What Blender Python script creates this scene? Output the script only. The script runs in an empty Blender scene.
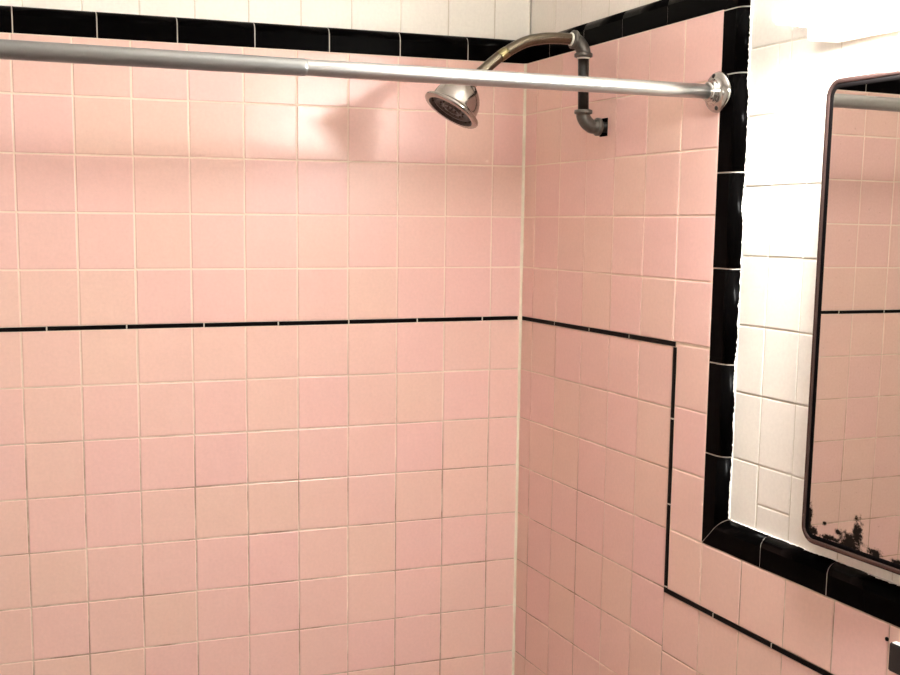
import bpy, bmesh, math, random
from mathutils import Vector, Matrix
random.seed(7)
sc = bpy.context.scene
COL = sc.collection
T = 0.1095            # tile pitch (4 1/4 inch tile plus joint)
Z0 = 1.45             # height of the bottom of the thin black stripe above the floor
REC = 0.018           # the white wall lies this far behind the pink tile field
CEIL = 2.50
XL, YF = -2.2, -3.3   # the room's left wall and the wall behind the camera
TS = 0.0668           # stripe thickness in tiles
U0, V0 = 0.6845, 0.5145

# ------------------------------------------------------------------ helpers
def tag(o, label=None, cat=None, group=None, kind=None):
    if label: o['label'] = label
    if cat: o['category'] = cat
    if group: o['group'] = group
    if kind: o['kind'] = kind
    return o

def link(name, bm, mats, parent=None, smooth=False):
    me = bpy.data.meshes.new(name)
    bm.normal_update()
    bm.to_mesh(me); bm.free()
    for m in (mats if isinstance(mats, (list, tuple)) else [mats]):
        me.materials.append(m)
    if smooth:
        for p in me.polygons: p.use_smooth = True
    o = bpy.data.objects.new(name, me)
    COL.objects.link(o)
    if parent: o.parent = parent
    return o

def empty(name, loc):
    o = bpy.data.objects.new(name, None)
    o.empty_display_size = 0.05
    o.location = loc
    COL.objects.link(o)
    return o

def box(bm, lo, hi, mi=0):
    vs = [bm.verts.new((x, y, z)) for x in (lo[0], hi[0]) for y in (lo[1], hi[1]) for z in (lo[2], hi[2])]
    for idx in ((0,1,3,2),(4,6,7,5),(0,4,5,1),(2,3,7,6),(0,2,6,4),(1,5,7,3)):
        f = bm.faces.new([vs[i] for i in idx]); f.material_index = mi
    return vs

def frame_of(d, hint=Vector((0, 1, 0))):
    d = d.normalized()
    a = hint - d * hint.dot(d)
    if a.length < 1e-4:
        a = Vector((0, 0, 1)) - d * d.z
    a.normalize()
    return a, d.cross(a)

def sweep(bm, pts, radii, n=24, cap=True, mi=0):
    """round tube along a path, a radius for every point"""
    rings = []
    for i, p in enumerate(pts):
        q0 = pts[max(i-1, 0)]; q1 = pts[min(i+1, len(pts)-1)]
        d = (q1 - q0)
        if d.length < 1e-9: d = Vector((0, 0, 1))
        a, b = frame_of(d)
        r = radii[i] if isinstance(radii, (list, tuple)) else radii
        rings.append([bm.verts.new(p + a*math.cos(2*math.pi*k/n)*r + b*math.sin(2*math.pi*k/n)*r) for k in range(n)])
    for r0, r1 in zip(rings, rings[1:]):
        for k in range(n):
            f = bm.faces.new((r0[k], r0[(k+1) % n], r1[(k+1) % n], r1[k])); f.smooth = True; f.material_index = mi
    if cap:
        bm.faces.new(rings[0][::-1]).material_index = mi
        bm.faces.new(rings[-1]).material_index = mi

def lathe(bm, prof, org, axis, n=48, mi=0, close=True):
    """prof = [(r, h)], revolved around axis from org"""
    axis = axis.normalized(); a, b = frame_of(axis)
    rings = []
    for r, h in prof:
        if r < 1e-6:
            rings.append([bm.verts.new(org + axis*h)])
        else:
            rings.append([bm.verts.new(org + axis*h + a*math.cos(2*math.pi*k/n)*r + b*math.sin(2*math.pi*k/n)*r) for k in range(n)])
    for r0, r1 in zip(rings, rings[1:]):
        for k in range(n):
            if len(r0) == 1 and len(r1) == 1: continue
            if len(r0) == 1: vs = (r0[0], r1[(k+1) % n], r1[k])
            elif len(r1) == 1: vs = (r0[k], r0[(k+1) % n], r1[0])
            else: vs = (r0[k], r0[(k+1) % n], r1[(k+1) % n], r1[k])
            f = bm.faces.new(vs); f.smooth = True; f.material_index = mi
    bmesh.ops.recalc_face_normals(bm, faces=bm.faces[:])

def smooth_path(ctrl, per=8):
    P = [Vector(c) for c in ctrl]
    out = []
    for i in range(len(P)-1):
        p0 = P[max(i-1, 0)]; p1 = P[i]; p2 = P[i+1]; p3 = P[min(i+2, len(P)-1)]
        for k in range(per):
            t = k/per
            out.append(0.5*((2*p1) + (p2-p0)*t + (2*p0-5*p1+4*p2-p3)*t*t + (3*p1-p0-3*p2+p3)*t*t*t))
    out.append(P[-1])
    return out

# ------------------------------------------------------------------ materials
def mat(name):
    m = bpy.data.materials.new(name); m.use_nodes = True
    nt = m.node_tree
    return m, nt, nt.nodes['Principled BSDF']

def simple(name, col, rough=0.5, metal=0.0, spec=0.5, bump=0.0, scale=200, var=0.0):
    m, nt, b = mat(name)
    b.inputs['Base Color'].default_value = (*col, 1)
    b.inputs['Roughness'].default_value = rough
    b.inputs['Metallic'].default_value = metal
    b.inputs['Specular IOR Level'].default_value = spec
    tc = nt.nodes.new('ShaderNodeTexCoord')
    nz = nt.nodes.new('ShaderNodeTexNoise'); nz.inputs['Scale'].default_value = scale; nz.inputs['Detail'].default_value = 5
    nt.links.new(tc.outputs['Object'], nz.inputs['Vector'])
    if bump:
        bp = nt.nodes.new('ShaderNodeBump'); bp.inputs['Strength'].default_value = bump; bp.inputs['Distance'].default_value = 0.002
        nt.links.new(nz.outputs['Fac'], bp.inputs['Height']); nt.links.new(bp.outputs['Normal'], b.inputs['Normal'])
    if var:
        mx = nt.nodes.new('ShaderNodeMix'); mx.data_type = 'RGBA'
        mx.inputs['A'].default_value = (*[c*(1-var) for c in col], 1); mx.inputs['B'].default_value = (*[min(1, c*(1+var)) for c in col], 1)
        nt.links.new(nz.outputs['Fac'], mx.inputs['Factor']); nt.links.new(mx.outputs['Result'], b.inputs['Base Color'])
    return m

def tile_material(name, colA, colB, rough, spec=0.5, wave=0.25):
    """glazed tile: every tile has its own glaze tone (attribute) and a slightly wavy surface"""
    m, nt, b = mat(name)
    at = nt.nodes.new('ShaderNodeAttribute'); at.attribute_name = 'glaze'
    mx = nt.nodes.new('ShaderNodeMix'); mx.data_type = 'RGBA'
    mx.inputs['A'].default_value = (*colA, 1); mx.inputs['B'].default_value = (*colB, 1)
    nt.links.new(at.outputs['Fac'], mx.inputs['Factor'])
    tc = nt.nodes.new('ShaderNodeTexCoord')
    n2 = nt.nodes.new('ShaderNodeTexNoise'); n2.inputs['Scale'].default_value = 160; n2.inputs['Detail'].default_value = 6
    nt.links.new(tc.outputs['Object'], n2.inputs['Vector'])
    mr = nt.nodes.new('ShaderNodeMapRange'); mr.inputs['From Min'].default_value = .3; mr.inputs['From Max'].default_value = .7
    mr.inputs['To Min'].default_value = .965; mr.inputs['To Max'].default_value = 1.03
    nt.links.new(n2.outputs['Fac'], mr.inputs['Value'])
    hs = nt.nodes.new('ShaderNodeHueSaturation')
    nt.links.new(mx.outputs['Result'], hs.inputs['Color']); nt.links.new(mr.outputs['Result'], hs.inputs['Value'])
    nt.links.new(hs.outputs['Color'], b.inputs['Base Color'])
    b.inputs['Roughness'].default_value = rough
    b.inputs['Specular IOR Level'].default_value = spec
    nz = nt.nodes.new('ShaderNodeTexNoise'); nz.inputs['Scale'].default_value = 28; nz.inputs['Detail'].default_value = 2
    nt.links.new(tc.outputs['Object'], nz.inputs['Vector'])
    bp = nt.nodes.new('ShaderNodeBump'); bp.inputs['Strength'].default_value = wave; bp.inputs['Distance'].default_value = 0.002
    nt.links.new(nz.outputs['Fac'], bp.inputs['Height']); nt.links.new(bp.outputs['Normal'], b.inputs['Normal'])
    return m

def grout_material(name, clean, dirty, zlo=None, zhi=None, amount=.5):
    """cement joint with patches of dirt and mildew; heavier on the wet rows near the tub"""
    m, nt, b = mat(name)
    tc = nt.nodes.new('ShaderNodeTexCoord')
    nz = nt.nodes.new('ShaderNodeTexNoise'); nz.inputs['Scale'].default_value = 6.5; nz.inputs['Detail'].default_value = 7; nz.inputs['Roughness'].default_value = .65
    nt.links.new(tc.outputs['Object'], nz.inputs['Vector'])
    mr = nt.nodes.new('ShaderNodeMapRange'); mr.inputs['From Min'].default_value = .34; mr.inputs['From Max'].default_value = .58
    nt.links.new(nz.outputs['Fac'], mr.inputs['Value'])
    fac = mr.outputs['Result']
    sx = nt.nodes.new('ShaderNodeSeparateXYZ'); nt.links.new(tc.outputs['Object'], sx.inputs['Vector'])
    if zlo is not None:
        mz = nt.nodes.new('ShaderNodeMapRange')
        mz.inputs['From Min'].default_value = zhi; mz.inputs['From Max'].default_value = zlo
        mz.inputs['To Min'].default_value = .08; mz.inputs['To Max'].default_value = 1.0
        nt.links.new(sx.outputs['Z'], mz.inputs['Value'])
        mu = nt.nodes.new('ShaderNodeMath'); mu.operation = 'MULTIPLY'
        nt.links.new(fac, mu.inputs[0]); nt.links.new(mz.outputs['Result'], mu.inputs[1]); fac = mu.outputs[0]
    am = nt.nodes.new('ShaderNodeMath'); am.operation = 'MULTIPLY'; am.inputs[1].default_value = amount
    nt.links.new(fac, am.inputs[0])
    mx = nt.nodes.new('ShaderNodeMix'); mx.data_type = 'RGBA'
    mx.inputs['A'].default_value = (*clean, 1); mx.inputs['B'].default_value = (*dirty, 1)
    nt.links.new(am.outputs[0], mx.inputs['Factor']); nt.links.new(mx.outputs['Result'], b.inputs['Base Color'])
    b.inputs['Roughness'].default_value = .85
    b.inputs['Specular IOR Level'].default_value = .2
    return m

M = {}
M['pink'] = tile_material('pink_glaze', (.755, .476, .432), (.735, .500, .415), .29, .45, .2)
M['white'] = tile_material('white_painted_tile', (.79, .755, .68), (.80, .75, .685), .36, .35, .3)
M['grout'] = grout_material('grout', (.85, .70, .57), (.27, .17, .11), Z0-.35, Z0+.12, .85)
M['white_grout'] = grout_material('painted_grout', (.70, .65, .56), (.46, .39, .30), None, None, .6)
M['trim_grout'] = simple('pale_joint', (.68, .62, .54), .8, spec=.2)
M['caulk'] = grout_material('caulk', (.86, .78, .64), (.42, .36, .22), None, None, .4)
M['black'] = simple('black_glaze', (.0012, .0010, .0010), .20, spec=.015, bump=.03, scale=30)
M['stripe'] = simple('black_liner_glaze', (.0025, .0018, .0018), .35, spec=.05)
M['dark'] = simple('dark_cavity', (.004, .004, .004), .95, spec=0)
M['plaster'] = simple('white_paint', (.86, .84, .80), .7, spec=.3, bump=.05, scale=120)
M['floor'] = simple('floor_tile', (.16, .13, .115), .5, spec=.4, var=.2, scale=18)
M['alu'] = simple('dull_aluminium', (.44, .435, .42), .36, 1.0, bump=.05, scale=60, var=.06)
M['alu_dull'] = simple('scuffed_aluminium', (.30, .30, .295), .38, .95, bump=.08, scale=45, var=.10)
M['chrome'] = simple('chrome', (.42, .40, .38), .12, 1.0, bump=.02, scale=60)
M['chrome_worn'] = simple('worn_chrome', (.36, .33, .305), .15, 1.0, bump=.04, scale=50, var=.08)
M['galv'] = simple('galvanised_iron', (.125, .115, .10), .40, .7, bump=.45, scale=140, var=.25)
M['iron'] = simple('dark_iron_pipe', (.010, .007, .005), .34, .0, spec=.3, bump=.5, scale=110, var=.5)
M['brass'] = simple('tarnished_brass', (.125, .103, .075), .25, 1.0, bump=.1, scale=90, var=.22)
M['brass_bare'] = simple('bare_brass', (.22, .185, .095), .25, 1.0, bump=.1, scale=90, var=.2)
M['tape'] = simple('white_thread_tape', (.80, .77, .68), .7, spec=.3)
M['face'] = simple('brown_face_plate', (.03, .018, .013), .4, .2, bump=.1, scale=150, var=.3)
M['nozzle'] = simple('dark_rubber', (.03, .018, .014), .5, spec=.4)
M['frame'] = simple('brown_metal_frame', (.075, .045, .04), .24, .8, bump=.03, scale=60, var=.08)
M['gap'] = simple('black_gasket', (.002, .0015, .0015), .7, spec=.02)
M['enamel'] = simple('white_enamel', (.86, .84, .80), .35, spec=.5)
M['bracket'] = simple('dark_steel', (.014, .013, .012), .45, .2, bump=.1, scale=80, var=.2)

# mirror with tarnished silvering creeping in along the lower edge
def mirror_material():
    m, nt, b = mat('silvered_mirror')
    b.inputs['Base Color'].default_value = (.71, .69, .655, 1)
    b.inputs['Metallic'].default_value = 1; b.inputs['Roughness'].default_value = .0
    dk = nt.nodes.new('ShaderNodeBsdfPrincipled')
    dk.inputs['Base Color'].default_value = (.010, .006, .004, 1); dk.inputs['Roughness'].default_value = .8; dk.inputs['Specular IOR Level'].default_value = .05
    tc = nt.nodes.new('ShaderNodeTexCoord')
    nz = nt.nodes.new('ShaderNodeTexNoise'); nz.inputs['Scale'].default_value = 110; nz.inputs['Detail'].default_value = 9; nz.inputs['Roughness'].default_value = .72
    nt.links.new(tc.outputs['Object'], nz.inputs['Vector'])
    total = None
    # (centre u, centre v, radius u, radius v) in the mirror's own plane
    for (cu, cv, ru, rv) in SPOTS:
        mp = nt.nodes.new('ShaderNodeMapping'); mp.vector_type = 'POINT'
        mp.inputs['Location'].default_value = (-cu/ru, -cv/rv, 0); mp.inputs['Scale'].default_value = (1/ru, 1/rv, 0)
        nt.links.new(tc.outputs['Object'], mp.inputs['Vector'])
        ln = nt.nodes.new('ShaderNodeVectorMath'); ln.operation = 'LENGTH'
        nt.links.new(mp.outputs['Vector'], ln.inputs[0])
        mr = nt.nodes.new('ShaderNodeMapRange'); mr.inputs['From Min'].default_value = 1.15; mr.inputs['From Max'].default_value = .1
        nt.links.new(ln.outputs['Value'], mr.inputs['Value'])
        if total is None: total = mr.outputs['Result']
        else:
            mxm = nt.nodes.new('ShaderNodeMath'); mxm.operation = 'MAXIMUM'
            nt.links.new(total, mxm.inputs[0]); nt.links.new(mr.outputs['Result'], mxm.inputs[1]); total = mxm.outputs[0]
    am = nt.nodes.new('ShaderNodeMath'); am.operation = 'MULTIPLY'; am.inputs[1].default_value = 2.2
    nt.links.new(nz.outputs['Fac'], am.inputs[0])
    ad = nt.nodes.new('ShaderNodeMath'); ad.operation = 'ADD'
    nt.links.new(total, ad.inputs[0]); nt.links.new(am.outputs[0], ad.inputs[1])
    st = nt.nodes.new('ShaderNodeMapRange'); st.inputs['From Min'].default_value = 1.40; st.inputs['From Max'].default_value = 1.75
    nt.links.new(ad.outputs[0], st.inputs['Value'])
    mix = nt.nodes.new('ShaderNodeMixShader')
    nt.links.new(st.outputs['Result'], mix.inputs['Fac'])
    nt.links.new(b.outputs['BSDF'], mix.inputs[1]); nt.links.new(dk.outputs['BSDF'], mix.inputs[2])
    nt.links.new(mix.outputs['Shader'], nt.nodes['Material Output'].inputs['Surface'])
    return m
SPOTS = [(.0150, .036, .0085, .034), (.022, .019, .018, .012), (.06, .017, .03, .006), (.047, .036, .006, .005), (.072, .030, .008, .006),
         (.098, .022, .034, .018), (.112, .036, .013, .034), (.145, .018, .018, .010), (.19, .016, .02, .006)]
M['mirror'] = mirror_material()

def emit_material(name, col, strength):
    m, nt, b = mat(name)
    b.inputs['Base Color'].default_value = (.9, .9, .88, 1)
    b.inputs['Emission Color'].default_value = (*col, 1)
    b.inputs['Emission Strength'].default_value = strength
    return m
M['glow'] = emit_material('lit_diffuser', (1.0, 1.0, .97), 40.0)

# ------------------------------------------------------------------ tiled walls
class Wall:
    """a tiled wall in one mesh: P(a, z, n) turns run-along, height above the stripe (tiles) and depth into a point"""
    def __init__(self, P):
        self.bm = bmesh.new(); self.P = P
        self.gl = self.bm.faces.layers.float.new('glaze')
    def quad(self, pts, mi):
        f = self.bm.faces.new([self.bm.verts.new(self.P(*p)) for p in pts]); f.material_index = mi
        f[self.gl] = .5
        return f
    def rect(self, a0, a1, z0, z1, n, mi):
        self.quad([(a0, z0, n), (a1, z0, n), (a1, z1, n), (a0, z1, n)], mi)
    def tile(self, a0, a1, z0, z1, base, mi, g=.0027, h=.0012, jit=.0004, bev=.0014, glaze=None):
        g2 = g/2/T; bv = bev/T
        if a1-a0 < 3*g2 or z1-z0 < 3*g2: return
        j = [random.uniform(-jit, jit)/T for _ in range(4)]
        A0, A1, B0, B1 = a0+g2+j[0], a1-g2+j[1], z0+g2+j[2], z1-g2+j[3]
        t1, t2, t3 = random.uniform(-1, 1)*jit*.55, random.uniform(-1, 1)*jit*.55, random.uniform(-.5, .3)*jit
        def top(a, z):
            fa = (a-A0)/(A1-A0)*2-1; fz = (z-B0)/(B1-B0)*2-1
            return base + t3 + fa*t1 + fz*t2
        lo = [(A0, B0), (A1, B0), (A1, B1), (A0, B1)]
        hi = [(A0+bv, B0+bv), (A1-bv, B0+bv), (A1-bv, B1-bv), (A0+bv, B1-bv)]
        v0 = [self.bm.verts.new(self.P(a, z, base-h-.0004)) for a, z in lo]
        vm = [self.bm.verts.new(self.P(a, z, top(a, z)-.0006)) for a, z in lo]
        v1 = [self.bm.verts.new(self.P(a, z, top(a, z))) for a, z in hi]
        gz = random.random() if glaze is None else glaze
        fs = [self.bm.faces.new(v1)]
        for k in range(4):
            fs.append(self.bm.faces.new((vm[k], vm[(k+1) % 4], v1[(k+1) % 4], v1[k])))
            fs.append(self.bm.faces.new((v0[k], v0[(k+1) % 4], vm[(k+1) % 4], vm[k])))
        for f in fs: f.material_index = mi; f[self.gl] = gz
    def build(self, name, mats):
        return link(name, self.bm, mats)

def grid(w, A, Z, base, mi, **kw):
    for a0, a1 in zip(A, A[1:]):
        for z0, z1 in zip(Z, Z[1:]):
            w.tile(a0, a1, z0, z1, base, mi, **kw)

def lines(start, stop, step=1.0):
    out = [start]
    while out[-1] + step < stop - 1e-6: out.append(out[-1]+step)
    out.append(stop)
    return out

ZF = -Z0/T; ZC = (CEIL-Z0)/T; AL = -XL/T; AF = -YF/T
ZT = 5.06                       # lower edge of the upper black trim
rows_low = sorted([-k for k in range(0, 14) if -k > ZF] + [ZF])
rows_up = [TS+k for k in range(0, 5)] + [ZT]
MATS = [M['grout'], M['pink'], M['white_grout'], M['white'], M['plaster'], M['dark']]
BACK = .0013

# back wall: plane y = 0, run u measured from the corner to the left
wb = Wall(lambda a, z, n: Vector((-a*T, -n, Z0+z*T)))
cols_b = [0.02] + [U0+k for k in range(0, 20) if U0+k < AL-.2] + [AL]
wb.rect(-.02, AL, ZF, ZT+.1, -BACK, 0)
grid(wb, cols_b, rows_low, 0, 1)
grid(wb, cols_b, rows_up, 0, 1)
# white tiles above the trim, one thickness further back
colsw = [-REC/T] + [0.615+.983*k for k in range(0, 21) if 0.615+.983*k < AL-.2] + [AL]
wb.rect(-REC/T, AL, ZT, ZC, -REC-.0012, 2)
grid(wb, colsw, [5.30, 6.43, 7.43, 8.43, ZC], -REC, 3, g=.0022, h=.0007, jit=.0003)
# the wall's own thickness
bmesh.ops.reverse_faces(wb.bm, faces=wb.bm.faces[:])
box(wb.bm, (XL-.1, REC+.02, 0), (.12, .12, CEIL), 4)
wall_back = tag(wb.build('wall_back', MATS), 'back wall of pink square tiles with white tiles above a black trim', 'wall', kind='structure')

# right wall: plane x = 0, run v measured from the corner towards the camera
wr = Wall(lambda a, z, n: Vector((-n, -a*T, Z0+z*T)))
HV0, HV1, HZ0, HZ1 = 2.955, 3.245, 3.452, 3.765      # hole cut around the shower pipe
def rect_minus(w, a0, a1, z0, z1, n, mi):
    w.rect(a0, HV0, z0, z1, n, mi); w.rect(HV1, a1, z0, z1, n, mi)
    w.rect(HV0, HV1, z0, HZ0, n, mi); w.rect(HV0, HV1, HZ1, z1, n, mi)
rect_minus(wr, -.02, 6.6, ZF, ZT+.1, -BACK, 0)
wr.rect(6.6, AF, ZF, -2.9, -BACK, 0)
colr = [0.02] + [V0+j for j in range(0, 6)]
SV = 5.608                                         # right side of the thin vertical stripe
for a0, a1 in zip(colr + [6.5], (colr + [6.5])[1:]):
    for z0, z1 in zip(rows_up, rows_up[1:]):
        if a0 < HV0 < a1 and z0 < HZ0 < z1:        # this tile has the hole in it
            g = .58
            wr.tile(a0, HV0, z0, z1, 0, 1, g=.0002, jit=0, bev=.0001, glaze=g); wr.tile(HV1, a1, z0, z1, 0, 1, g=.0002, jit=0, bev=.0001, glaze=g)
            wr.tile(HV0, HV1, z0, HZ0, 0, 1, g=.0002, jit=0, bev=.0001, glaze=g); wr.tile(HV0, HV1, HZ1, z1, 0, 1, g=.0002, jit=0, bev=.0001, glaze=g)
        else:
            wr.tile(a0, a1, z0, z1, 0, 1)
# the hole's sides and dark back
D = .055
for p in ([(HV0, HZ0), (HV1, HZ0)], [(HV1, HZ0), (HV1, HZ1)], [(HV1, HZ1), (HV0, HZ1)], [(HV0, HZ1), (HV0, HZ0)]):
    wr.quad([(*p[0], -.0012), (*p[1], -.0012), (*p[1], -D), (*p[0], -D)], 5)
wr.rect(HV0, HV1, HZ0, HZ1, -D, 5)
colr_in = colr[:-1] + [5.515]
grid(wr, colr_in, rows_low, 0, 1)
cols_right = [SV, 6.5145, 7.5145, 8.5145, 9.5145, 10.5145]
cols_right += [10.5145+k for k in range(1, 30) if 10.5145+k < AF-.2] + [AF]
zr = [-3.995, -2.98, -1.965, -.955, .045]
for z0, z1 in zip(zr[1:], zr[2:]): wr.tile(SV, 6.5, z0, z1, 0, 1)
grid(wr, cols_right, [-3.995, -2.985], 0, 1)
rl = [ZF] + [-4.067-k for k in range(9, -1, -1) if -4.067-k > ZF+.1]
grid(wr, [5.515, 6.5145] + cols_right[2:], rl, 0, 1)
# white painted tiles on the recessed plane
WB = -REC
wr.rect(-REC/T, AF, ZT, ZC, WB-.0012, 2)
wr.rect(6.5, AF, -3.0, ZT, WB-.0012, 2)
kw = dict(g=.0024, h=.0007, jit=.0004)
zrow = [-2.56, -1.55, -.54, .46, 1.475, 2.48, 3.48]
for z0, z1 in zip(zrow, zrow[1:]):
    wr.tile(6.6, 7.585, z0, z1, WB, 3, **kw)
    top = 3.62 if z1 == 3.48 else z1
    if z0 == -2.56:
        wr.tile(7.6, 8.32, -2.75, -2.13, WB, 3, **kw); wr.tile(7.6, 8.32, -2.13, z1, WB, 3, **kw)
    else:
        wr.tile(7.585, 8.33, z0, top, WB, 3, **kw)
    for k in range(22):
        a = 8.33+k
        if a > AF: break
        wr.tile(a, min(a+1, AF), z0, top, WB, 3, **kw)
wr.tile(6.6, 7.6, -3.0, -2.56, WB, 3, **kw)
a = [8.32, 8.83, 9.44] + [10.43+k for k in range(21) if 10.43+k < AF] + [AF]
grid(wr, a, [-3.0, -2.56], WB, 3, **kw)
wr.tile(6.6, 7.6, 3.48, 4.44, WB, 3, **kw)
wr.tile(7.6, 7.86, 3.62, 4.44, WB, 3, **kw)
a = [7.86, 8.86, 9.87] + [10.87+k for k in range(21) if 10.87+k < AF] + [AF]
grid(wr, a, [3.62, 4.44], WB, 3, **kw)
a = [6.86] + a
grid(wr, a, [4.44, 5.44], WB, 3, **kw)
a = [-REC/T] + [.877+k for k in range(0, 30) if .877+k < AF] + [AF]
grid(wr, a, [5.30, 6.43, 7.43, 8.43, ZC], WB, 3, **kw)
box(wr.bm, (.075, YF-.1, 0), (.175, .12, CEIL), 4)
wall_right = tag(wr.build('wall_right', MATS), 'right wall of pink tiles beside white painted tiles round the mirror', 'wall', kind='structure')

# the rest of the room
for nm, lo, hi, m, lab in (
    ('floor', (XL-.1, YF-.1, -.1), (.175, .12, 0), M['floor'], 'bathroom floor'),
    ('ceiling', (XL-.1, YF-.1, CEIL), (.175, .12, CEIL+.1), M['plaster'], 'white plaster ceiling'),
    ('wall_left', (XL-.1, YF-.1, 0), (XL, .12, CEIL), M['plaster'], 'plain white wall across from the mirror'),
    ('wall_front', (XL, YF-.1, 0), (.075, YF, CEIL), M['plaster'], 'plain white wall behind the viewer')):
    bm = bmesh.new(); box(bm, lo, hi)
    tag(link(nm, bm, m), lab, nm.split('_')[0], kind='structure')

# caulk bead in the corner, lumpy
bm = bmesh.new()
prev = None
for i in range(0, 181):
    z = Z0 + (ZF + (ZT-ZF)*i/180)*T
    r = .0036*(1+.25*math.sin(i*.9)*math.sin(i*.37+1)) + random.uniform(-.0004, .0004)
    ring = [bm.verts.new(p) for p in ((.001, -r-.001, z), (-r*.35, -r*.62, z), (-r*.62, -r*.35, z), (-r-.001, .001, z))]
    if prev:
        for k in range(3): bm.faces.new((prev[k], ring[k], ring[k+1], prev[k+1])).smooth = True
    prev = ring
bmesh.ops.recalc_face_normals(bm, faces=bm.faces[:])
tag(link('trim_1', bm, M['caulk']), 'cream caulk bead up the corner between the two pink walls', 'caulk', kind='structure')

# ------------------------------------------------------------------ black trim: bullnose pieces rounding back to the white wall
W = .0508; R = REC
def profile(off=0.0):
    pr = [(0, -.006), (0, -.0012), (.0008, 0), (W-R, 0)]
    for k in range(1, 11):
        t = k/10*math.pi/2
        pr.append((W-R+R*math.sin(t), -R+R*math.cos(t)))
    return [(w+off*(.3 if w < .01 else -1), n+(-abs(off) if n > -.005 else -abs(off)*.6)) if off else (w, n) for w, n in pr]

def trim(name, P, joints, m0=0, m1=0, g=.0022, label=None, crack=None):
    """P(s, w, n) in metres; joints = list of s; m0, m1 = mitre slope of the two ends"""
    bm = bmesh.new()
    def piece(s0, s1, k0, k1, prof, mi, jx=0):
        r0 = [bm.verts.new(P(s0+k0*w, w, n+jx)) for w, n in prof]
        r1 = [bm.verts.new(P(s1+k1*w, w, n+jx)) for w, n in prof]
        for i in range(len(prof)-1):
            f = bm.faces.new((r0[i], r1[i], r1[i+1], r0[i+1])); f.material_index = mi; f.smooth = i >= 3
        bm.faces.new(r0).material_index = mi; bm.faces.new(r1[::-1]).material_index = mi
    n = len(joints)-1
    for i in range(n):
        piece(joints[i]+(g/2 if i or m0 else 0), joints[i+1]-(g/2 if i < n-1 or m1 else 0), m0 if i == 0 else 0, m1 if i == n-1 else 0, profile(), 0, random.uniform(-.0004, .0004))
    piece(joints[0], joints[-1], m0, m1, profile(.0011), 1)
    bmesh.ops.recalc_face_normals(bm, faces=bm.faces[:])
    o = link(name, bm, [M['black'], M['trim_grout']])
    return tag(o, label, 'tile trim', kind='structure')

ub = [-.018/T, 1.25, 2.65, 4.05, 5.46, 6.861, 8.248, 9.642]
while ub[-1]+1.4 < AL: ub.append(ub[-1]+1.4)
ub.append(AL)
zt = Z0+ZT*T
trim('trim_2', lambda s, w, n: Vector((-s, -n, zt+w)), [u*T for u in ub], label='black bullnose tile trim along the top of the left pink wall')
trim('trim_3', lambda s, w, n: Vector((-n, -s, zt+w)), [v*T for v in (-.018/T, .98, 2.30, 3.63, 5.0, 6.5)], m1=1, label='black bullnose tile trim sloping along the top of the right pink wall')
zv = [-2.98, -1.55, -.144, 1.283, 2.696, 4.115, ZT-.02, ZT]
trim('trim_4', lambda s, w, n: Vector((-n, -6.5*T-w, Z0+s)), [z*T for z in zv], m0=1, m1=1, label='upright black bullnose tile trim between pink tiles and white tiles')
vl = [6.5, 7.934, 9.342, 10.75]
while vl[-1]+1.41 < AF: vl.append(vl[-1]+1.41)
vl.append(AF)
trim('trim_5', lambda s, w, n: Vector((-n, -s, Z0-2.98*T+w)), [v*T for v in vl], m0=1, label='black bullnose tile trim running under the mirror')

# ragged white paint where the white wall meets the black trim
def paint_edge(name, P, s0, s1, label):
    bm = bmesh.new(); N = int((s1-s0)/.0025); prev = None
    v = .001
    for i in range(N+1):
        s = s0+(s1-s0)*i/N
        v += random.uniform(-.0009, .0009); v = min(max(v, .0004), .0042)
        spike = random.choice((0, 0, 0, 0, 0, .0012))
        h = v+spike
        # follow the quarter round
        pts = []
        for q in (0, .5, 1):
            d = h*q; t = math.pi/2 - d/R
            pts.append(bm.verts.new(P(s, W-R+(R+.0005)*math.sin(t), -R+(R+.0005)*math.cos(t))))
        pts.append(bm.verts.new(P(s, W+.0025, -R-.0005)))
        if prev:
            bm.faces.new((prev[3], pts[3], pts[0], prev[0]))
            for k in range(2): bm.faces.new((prev[k], pts[k], pts[k+1], prev[k+1]))
        prev = pts
    bmesh.ops.recalc_face_normals(bm, faces=bm.faces[:])
    tag(link(name, bm, M['plaster']), label, 'paint', kind='structure')
paint_edge('trim_6', lambda s, w, n: Vector((-n, -6.5*T-w, Z0+s)), -2.5*T, 5.4*T, 'ragged edge of white paint beside the upright black trim')
paint_edge('trim_7', lambda s, w, n: Vector((-n, -s, Z0-2.98*T+w)), 7.0*T, 20*T, 'ragged edge of white paint above the black trim under the mirror')

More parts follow.
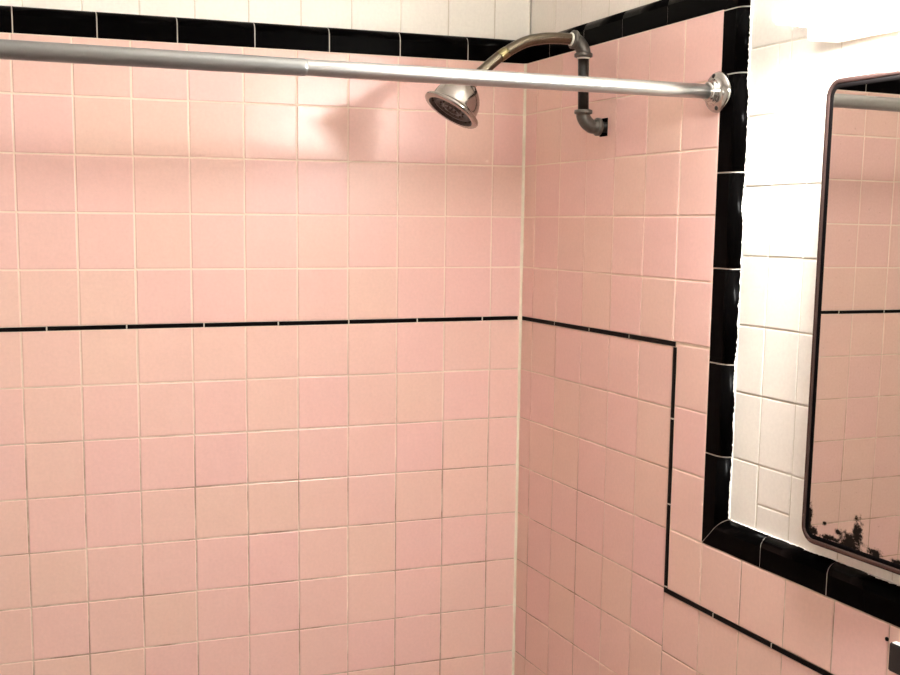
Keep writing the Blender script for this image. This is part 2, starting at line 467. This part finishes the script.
# thin black liner stripes
def stripe(name, P, joints, label, w0=-.0002, w1=.0080):
    bm = bmesh.new()
    for s0, s1 in zip(joints, joints[1:]):
        a, b = s0+.0014, s1-.0014
        jj = random.uniform(-.0004, .0004)
        sec = ((w0+jj, -.003), (w0+jj, .0003), (w0+jj+.0004, .0008), (w1+jj-.0004, .0008), (w1+jj, .0003), (w1+jj, -.003))
        r0 = [bm.verts.new(P(a, *q)) for q in sec]; r1 = [bm.verts.new(P(b, *q)) for q in sec]
        for i in range(5): bm.faces.new((r0[i], r1[i], r1[i+1], r0[i+1]))
        bm.faces.new(r0); bm.faces.new(r1)
    # pale cement showing in the joints between the pieces
    e0, e1 = joints[0]+.002, joints[-1]-.002
    sec = ((w0+.0004, -.003), (w0+.0004, .0004), (w1-.0004, .0004), (w1-.0004, -.003))
    r0 = [bm.verts.new(P(e0, *q)) for q in sec]; r1 = [bm.verts.new(P(e1, *q)) for q in sec]
    for i in range(3): bm.faces.new((r0[i], r1[i], r1[i+1], r0[i+1])).material_index = 1
    bmesh.ops.recalc_face_normals(bm, faces=bm.faces[:])
    tag(link(name, bm, [M['stripe'], M['trim_grout']]), label, 'tile stripe', kind='structure')
us = [.06, .861, 2.26, 3.672, 5.066, 6.472, 7.87, 9.254]
while us[-1]+1.4 < AL: us.append(us[-1]+1.4)
stripe('trim_8', lambda s, w, n: Vector((-s, -n, Z0+w)), [u*T for u in us], 'thin black tile stripe straight across the left pink wall')
stripe('trim_9', lambda s, w, n: Vector((-n, -s, Z0+w)), [v*T for v in (.06, 1.465, 2.805, 4.181, 5.583)], 'thin black tile stripe on the right wall below the shower')
stripe('trim_10', lambda s, w, n: Vector((-n, -5.528*T-w, Z0+s)), [z*T for z in (-4.0, -3.96, -2.575, -1.167, 0)], 'thin upright black tile stripe stepping down the right wall')
vs_ = [5.515, 6.889, 8.295, 9.70]
while vs_[-1]+1.4 < AF: vs_.append(vs_[-1]+1.4)
stripe('trim_11', lambda s, w, n: Vector((-n, -s, Z0-4.067*T+w)), [v*T for v in vs_], 'thin black tile stripe low on the right wall below the black trim')

# ------------------------------------------------------------------ shower curtain rod
RY, RZ = -.7104, Z0+.4242
rod = tag(empty('shower_curtain_rod', (0, RY, RZ)), 'metal shower curtain rod running across in front of the shower head', 'curtain rod')
def rp(x): return Vector((x, 0, .0052*(-x/1.1)))
bm = bmesh.new()
xs = [XL, -1.6, -1.1, -.90, -.80, -.76, -.73, -.715, -.705, -.699, -.695]
sweep(bm, [rp(x) for x in xs], [.0127, .0127, .0127, .0126, .0125, .0123, .0121, .0121, .0122, .0121, .0112], 32)
link('outer_tube', bm, M['alu_dull'], rod)['label'] = 'duller thicker left tube'
bm = bmesh.new()
sweep(bm, [rp(x) for x in (-.75, -.70, -.67, -.63, -.58, -.45, -.3, -.1, -.006)], [.0108, .0112, .0116, .0121, .0122, .0120, .0118, .0117, .0117], 32)
link('inner_tube', bm, M['alu'], rod)['label'] = 'brighter slimmer right tube'
def flange(x0, sgn):
    bm = bmesh.new()
    prof = [(.0125, .026), (.0150, .0255), (.0160, .023), (.0155, .0205), (.0175, .0185), (.0185, .015), (.0195, .0115), (.024, .0105), (.0305, .0085), (.0325, .0055), (.0325, .001)]
    lathe(bm, prof, Vector((x0, 0, rp(x0).z)), Vector((-sgn, 0, 0)), 48)
    f = link('flange', bm, M['chrome'], rod)
    for a in (78, 258):
        bm = bmesh.new()
        c = Vector((x0-sgn*.0085, .0262*math.cos(math.radians(a)), rp(x0).z+.0262*math.sin(math.radians(a))))
        lathe(bm, [(.0001, .0035), (.0028, .0028), (.0040, .0012), (.0042, -.001)], c, Vector((-sgn, 0, 0)), 16)
        link('screw', bm, M['iron'], f)
    return f
flange(0, 1); flange(XL, -1)

# ------------------------------------------------------------------ shower: pipe, elbows, arm and head
PY = -.3394
sh = tag(empty('shower', (0, PY, Z0+.3955)), 'chrome bell shower head on a bent brass arm from a hole in pink tiles', 'shower')
def L(x, z, y=0.0): return Vector((x, y, z-.3955))      # x, height above stripe, both in the shower's plane
XR = -.0445
bm = bmesh.new(); sweep(bm, [L(-.018, .3955), L(.05, .3955)], .0100, 24)
link('stub_pipe', bm, M['iron'], sh)
def elbow(name, a, corner, b, m, bend=.019):
    """cast elbow from a to b around corner, banded mouths"""
    bm = bmesh.new()
    d0 = (a-corner).normalized(); d1 = (b-corner).normalized()
    p = []; r = []
    l0 = (a-corner).length; l1 = (b-corner).length
    for t, rr in ((0, .0146), (.0010, .0170), (.0064, .0172), (.0078, .0162), (.0084, .0134)):
        if l0-t > bend*.6: p.append(a-d0*t); r.append(rr)
    c0 = corner+d0*bend; c1 = corner+d1*bend
    for k in range(0, 13):
        t = k/12
        p.append(c0*(1-t)**2 + corner*(0.42)*2*t*(1-t) + (c0+c1)*.5*.58*2*t*(1-t) + c1*t*t); r.append(.0132)
    for t, rr in ((.0084, .0134), (.0078, .0162), (.0064, .0172), (.0010, .0170), (0, .0146)):
        p.append(b-d1*t); r.append(rr)
    sweep(bm, p, r, 28)
    return link(name, bm, m, sh)
elbow('elbow', L(-.0085, .3955), L(XR, .3955), L(XR, .4262), M['galv'])['label'] = 'lower grey cast elbow'
bm = bmesh.new(); sweep(bm, [L(XR, .418), L(XR-.003, .528)], .0102, 24)
link('riser_pipe', bm, M['iron'], sh)['label'] = 'short dark upright pipe'
elbow('elbow', L(XR-.003, .5225), L(XR-.0032, .5522), L(-.0725, .5545), M['galv'])['label'] = 'upper grey cast elbow'
for nm, p0, p1 in (('joint_ring', L(XR-.003, .5195), L(XR-.003, .5228)),):
    bm = bmesh.new(); sweep(bm, [p0, p1], .0122, 24); link(nm, bm, M['tape'], sh)
# arm
AD = Vector((-.79, 0, -.61)).normalized()
arm_ctrl = [L(-.060, .5533), L(-.0687, .5541), L(-.0875, .5548), L(-.1073, .5545), L(-.1328, .5523), L(-.1628, .5460), L(-.1890, .5345), L(-.2227, .5135), L(-.2450, .4955), L(-.272, .4730)]
bm = bmesh.new(); sweep(bm, smooth_path(arm_ctrl, 8), .0104, 24)
arm = link('shower_arm', bm, M['brass'], sh); arm['label'] = 'bent brass shower arm'
bm = bmesh.new(); sweep(bm, [L(-.0730, .5543), L(-.0740, .5544), L(-.0760, .5545), L(-.0770, .5546)], [.0112, .0122, .0122, .0112], 24)
link('thread_tape', bm, M['tape'], arm)['label'] = 'white thread tape'
sp = smooth_path([L(-.1628, .5460), L(-.1890, .5345), L(-.2227, .5135), L(-.2450, .4955)], 8)[8:]
bm = bmesh.new(); sweep(bm, sp[4:9], [.0106, .0108, .0108, .0108, .0106], 24)
link('bare_patch', bm, M['brass_bare'], arm)['label'] = 'yellow bare brass patch'
# head
HN = Vector((-.5385, -.0049, -.8426)).normalized()            # where the face points
HC = L(-.3175, .4123)                                   # centre of the face rim
head_prof = [(.0450, -.0010), (.0530, -.0006), (.0549, .0012), (.0553, .0036), (.0543, .0058), (.0500, .0075), (.0462, .0098), (.0450, .0130),
             (.0442, .020), (.0428, .028), (.0400, .036), (.0355, .044), (.0295, .0510), (.0230, .0565), (.0185, .0600), (.0165, .0630), (.0155, .068)]
bm = bmesh.new(); lathe(bm, head_prof, HC, -HN, 64)
head = link('shower_head', bm, M['chrome_worn'], sh); head['label'] = 'chrome bell shaped head'
bm = bmesh.new()
lathe(bm, [(.0001, .0045), (.012, .0045), (.0135, .003), (.0165, .003), (.018, .0055), (.030, .0055), (.032, .0035), (.0365, .0035), (.0385, .006), (.0425, .006), (.0445, .0005), (.0455, .0005)], HC, -HN, 64)
link('face_plate', bm, M['face'], head)['label'] = 'dark brown spray face'
fa, fb = frame_of(HN)
first = None
for cnt, rad in ((1, 0), (6, .0085), (12, .0240), (18, .0412)):
    for k in range(cnt):
        t = 2*math.pi*k/cnt + rad*30
        p = HC - HN*.0058 + fa*math.cos(t)*rad + fb*math.sin(t)*rad
        if first is None:
            bm = bmesh.new(); lathe(bm, [(.0022, 0), (.0020, .0025), (.0012, .0034), (.0001, .0034)], Vector((0, 0, 0)), HN, 10)
            o = first = link('nozzle', bm, M['nozzle'], head)
        else:
            o = first.copy(); o.parent = head; COL.objects.link(o)
        o.location = p
# collar and ball joint between arm and head
NB = HC - HN*.067
bm = bmesh.new()
ae = L(-.272, .4725)
sweep(bm, smooth_path([L(-.2655, .4775), ae, (ae+NB)*.5+Vector((-.001, 0, .002)), NB], 5), [.0135]*5+[.0145]*5+[.0150]*4+[.0145]*2, 24)
link('collar', bm, M['chrome_worn'], head)

# ------------------------------------------------------------------ mirror cabinet (its door stands very slightly open)
a_, b_ = .0297, -.0047
n_ = Vector((-math.cos(a_)*math.cos(b_), -math.sin(a_)*math.cos(b_), -math.sin(b_)))
Uv = Vector((math.sin(a_), -math.cos(a_), 0)); Vv = n_.cross(Uv)
Pc = Vector((-.108*T, -9.5*T, Z0+.8*T))
CW, CH = .46, .6655
org = Pc + Uv*(-.0585) + Vv*(-.3385)                    # lower left corner of the door's front
cab = tag(empty('mirror_cabinet', org), 'rounded mirror in a thin brown metal frame on the white tiles', 'mirror')
cab.matrix_world = Matrix(((Uv.x, Vv.x, n_.x, org.x), (Uv.y, Vv.y, n_.y, org.y), (Uv.z, Vv.z, n_.z, org.z), (0, 0, 0, 1)))
def rrect(x0, y0, x1, y1, r, n=10):
    out = []
    for cx, cy, a0 in ((x1-r, y0+r, -90), (x1-r, y1-r, 0), (x0+r, y1-r, 90), (x0+r, y0+r, 180)):
        for k in range(n+1):
            t = math.radians(a0+90*k/n); out.append((cx+r*math.cos(t), cy+r*math.sin(t)))
    return out
def loops(bm, specs, mi=0, smooth=True):
    prev = None
    for ins, z in specs:
        r = max(.026-ins, .004)
        ring = [bm.verts.new((x, y, z)) for x, y in rrect(ins, ins, CW-ins, CH-ins, r)]
        if prev:
            n = len(ring)
            for k in range(n):
                f = bm.faces.new((prev[k], prev[(k+1) % n], ring[(k+1) % n], ring[k])); f.smooth = smooth; f.material_index = mi
        prev = ring
    return prev
bm = bmesh.new()
loops(bm, [(0, -.016), (0, -.002), (.0006, .0012), (.0024, .0028), (.0056, .0030), (.0076, .0018), (.0084, 0)])
bmesh.ops.recalc_face_normals(bm, faces=bm.faces[:])
fr = link('frame', bm, M['frame'], cab); fr['label'] = 'thin brown metal frame'
bm = bmesh.new(); loops(bm, [(.0080, .0006), (.0086, .0011), (.0138, .0007), (.0142, 0)])
link('gasket', bm, M['gap'], fr)['label'] = 'black line inside the frame'
bm = bmesh.new()
f = bm.faces.new([bm.verts.new((x, y, 0)) for x, y in rrect(.0072, .0072, CW-.0072, CH-.0072, .019)])
link('mirror_glass', bm, M['mirror'], cab)['label'] = 'mirror glass with black tarnish at the bottom'
bm = bmesh.new()
bk = loops(bm, [(.0005, -.0015), (.0005, -.0158)]); bm.faces.new(bk)
link('door_back', bm, M['enamel'], cab)
bm = bmesh.new(); box(bm, (.02, .02, -.070), (CW-.02, CH-.02, -.0162))
link('cabinet_body', bm, M['enamel'], cab)

# ------------------------------------------------------------------ vanity light over the mirror
LY0, LY1 = -.965, -1.455
LZ0, LZ1 = Z0+.468, Z0+.545
vl_ = tag(empty('vanity_light', (REC, (LY0+LY1)/2, (LZ0+LZ1)/2)), 'glowing white light fixture on the wall above the mirror', 'light fixture')
oy, oz = vl_.location.y, vl_.location.z
bm = bmesh.new(); box(bm, (-.058, LY1-oy, LZ0-oz), (0.0, LY0-oy, LZ1-oz))
bmesh.ops.bevel(bm, geom=bm.edges[:], offset=.004, segments=2, affect='EDGES')
link('base', bm, M['enamel'], vl_)
bm = bmesh.new()
TX = -.114; TR = .021; TZ = -.0105
sweep(bm, [Vector((TX, y, TZ)) for y in (LY0-oy-.060, LY0-oy-.14, 0, LY1-oy+.16, LY1-oy+.108)], TR, 28)
link('diffuser', bm, M['glow'], vl_)['label'] = 'lit white tube'
for s in (LY0-oy-.008, LY1-oy+.008):
    q = .054 if s > 0 else -.101
    bm = bmesh.new(); box(bm, (TX-.010, min(s, s-q), TZ-.012), (-.0575, max(s, s-q), TZ+.012))
    bmesh.ops.bevel(bm, geom=bm.edges[:], offset=.004, segments=2, affect='EDGES')
    link('end_cap', bm, M['enamel'], vl_)

# ------------------------------------------------------------------ small dark bracket plate and the screw hole beside it
br = tag(empty('wall_bracket', (0, -10.60*T, Z0-3.36*T)), 'dark square metal plate with bright top edge low on the pink tiles', 'bracket')
bm = bmesh.new(); box(bm, (-.008, -.055, -.020), (.0, 0, .020))
bmesh.ops.bevel(bm, geom=bm.edges[:], offset=.002, segments=2, affect='EDGES')
link('plate', bm, M['bracket'], br)
bm = bmesh.new(); box(bm, (-.0075, -.055, .0202), (.0, -.006, .0217))  # chrome edge, with white enamel painting in its gleam
link('top_edge', bm, M['enamel'], br)['label'] = 'chrome top edge with its gleam painted white'
bm = bmesh.new()
lathe(bm, [(.0001, .0006), (.0018, .0006), (.0026, .0011), (.0030, .0009), (.0031, -.0005)], Vector((0, 0, 0)), Vector((-1, 0, 0)), 18)  # black disc, its colour standing in for the shade inside a screw hole
pl = tag(link('screw_hole_disc', bm, M['dark']), 'tiny dark disc standing for a screw hole in a pink tile beside the dark bracket', 'screw hole')
pl.location = (0, -10.49*T, Z0-3.187*T)

# ------------------------------------------------------------------ camera
yaw, pitch, roll = .3604, -.1366, .0073
fw = Vector((math.sin(yaw)*math.cos(pitch), math.cos(yaw)*math.cos(pitch), math.sin(pitch)))
rt = Vector((math.cos(yaw), -math.sin(yaw), 0)); up = rt.cross(fw)
r2 = rt*math.cos(roll)+up*math.sin(roll); u2 = r2.cross(fw)
cam = bpy.data.cameras.new('camera'); co = bpy.data.objects.new('camera', cam); COL.objects.link(co)
loc = (-10.6868*T, -21.6975*T, Z0+1.9039*T)
co.matrix_world = Matrix(((r2.x, u2.x, -fw.x, loc[0]), (r2.y, u2.y, -fw.y, loc[1]), (r2.z, u2.z, -fw.z, loc[2]), (0, 0, 0, 1)))
cam.sensor_fit = 'HORIZONTAL'; cam.sensor_width = 36; cam.lens = 1185.773/900*36
cam.shift_x = (450-404.7736)/900; cam.shift_y = (387.2353-337.5)/900
cam.clip_start = .02
sc.camera = co

# ------------------------------------------------------------------ world and view
w = bpy.data.worlds.new('world'); sc.world = w; w.use_nodes = True
w.node_tree.nodes['Background'].inputs['Color'].default_value = (1, .9, .8, 1)
w.node_tree.nodes['Background'].inputs['Strength'].default_value = .1
sc.view_settings.view_transform = 'Standard'
sc.view_settings.look = 'None'
sc.view_settings.gamma = 1
sc.view_settings.use_curve_mapping = False
sc.view_settings.exposure = 3.27
sc.cycles.use_denoising = True
sc.cycles.max_bounces = 10
sc.cycles.diffuse_bounces = 6
sc.cycles.glossy_bounces = 5
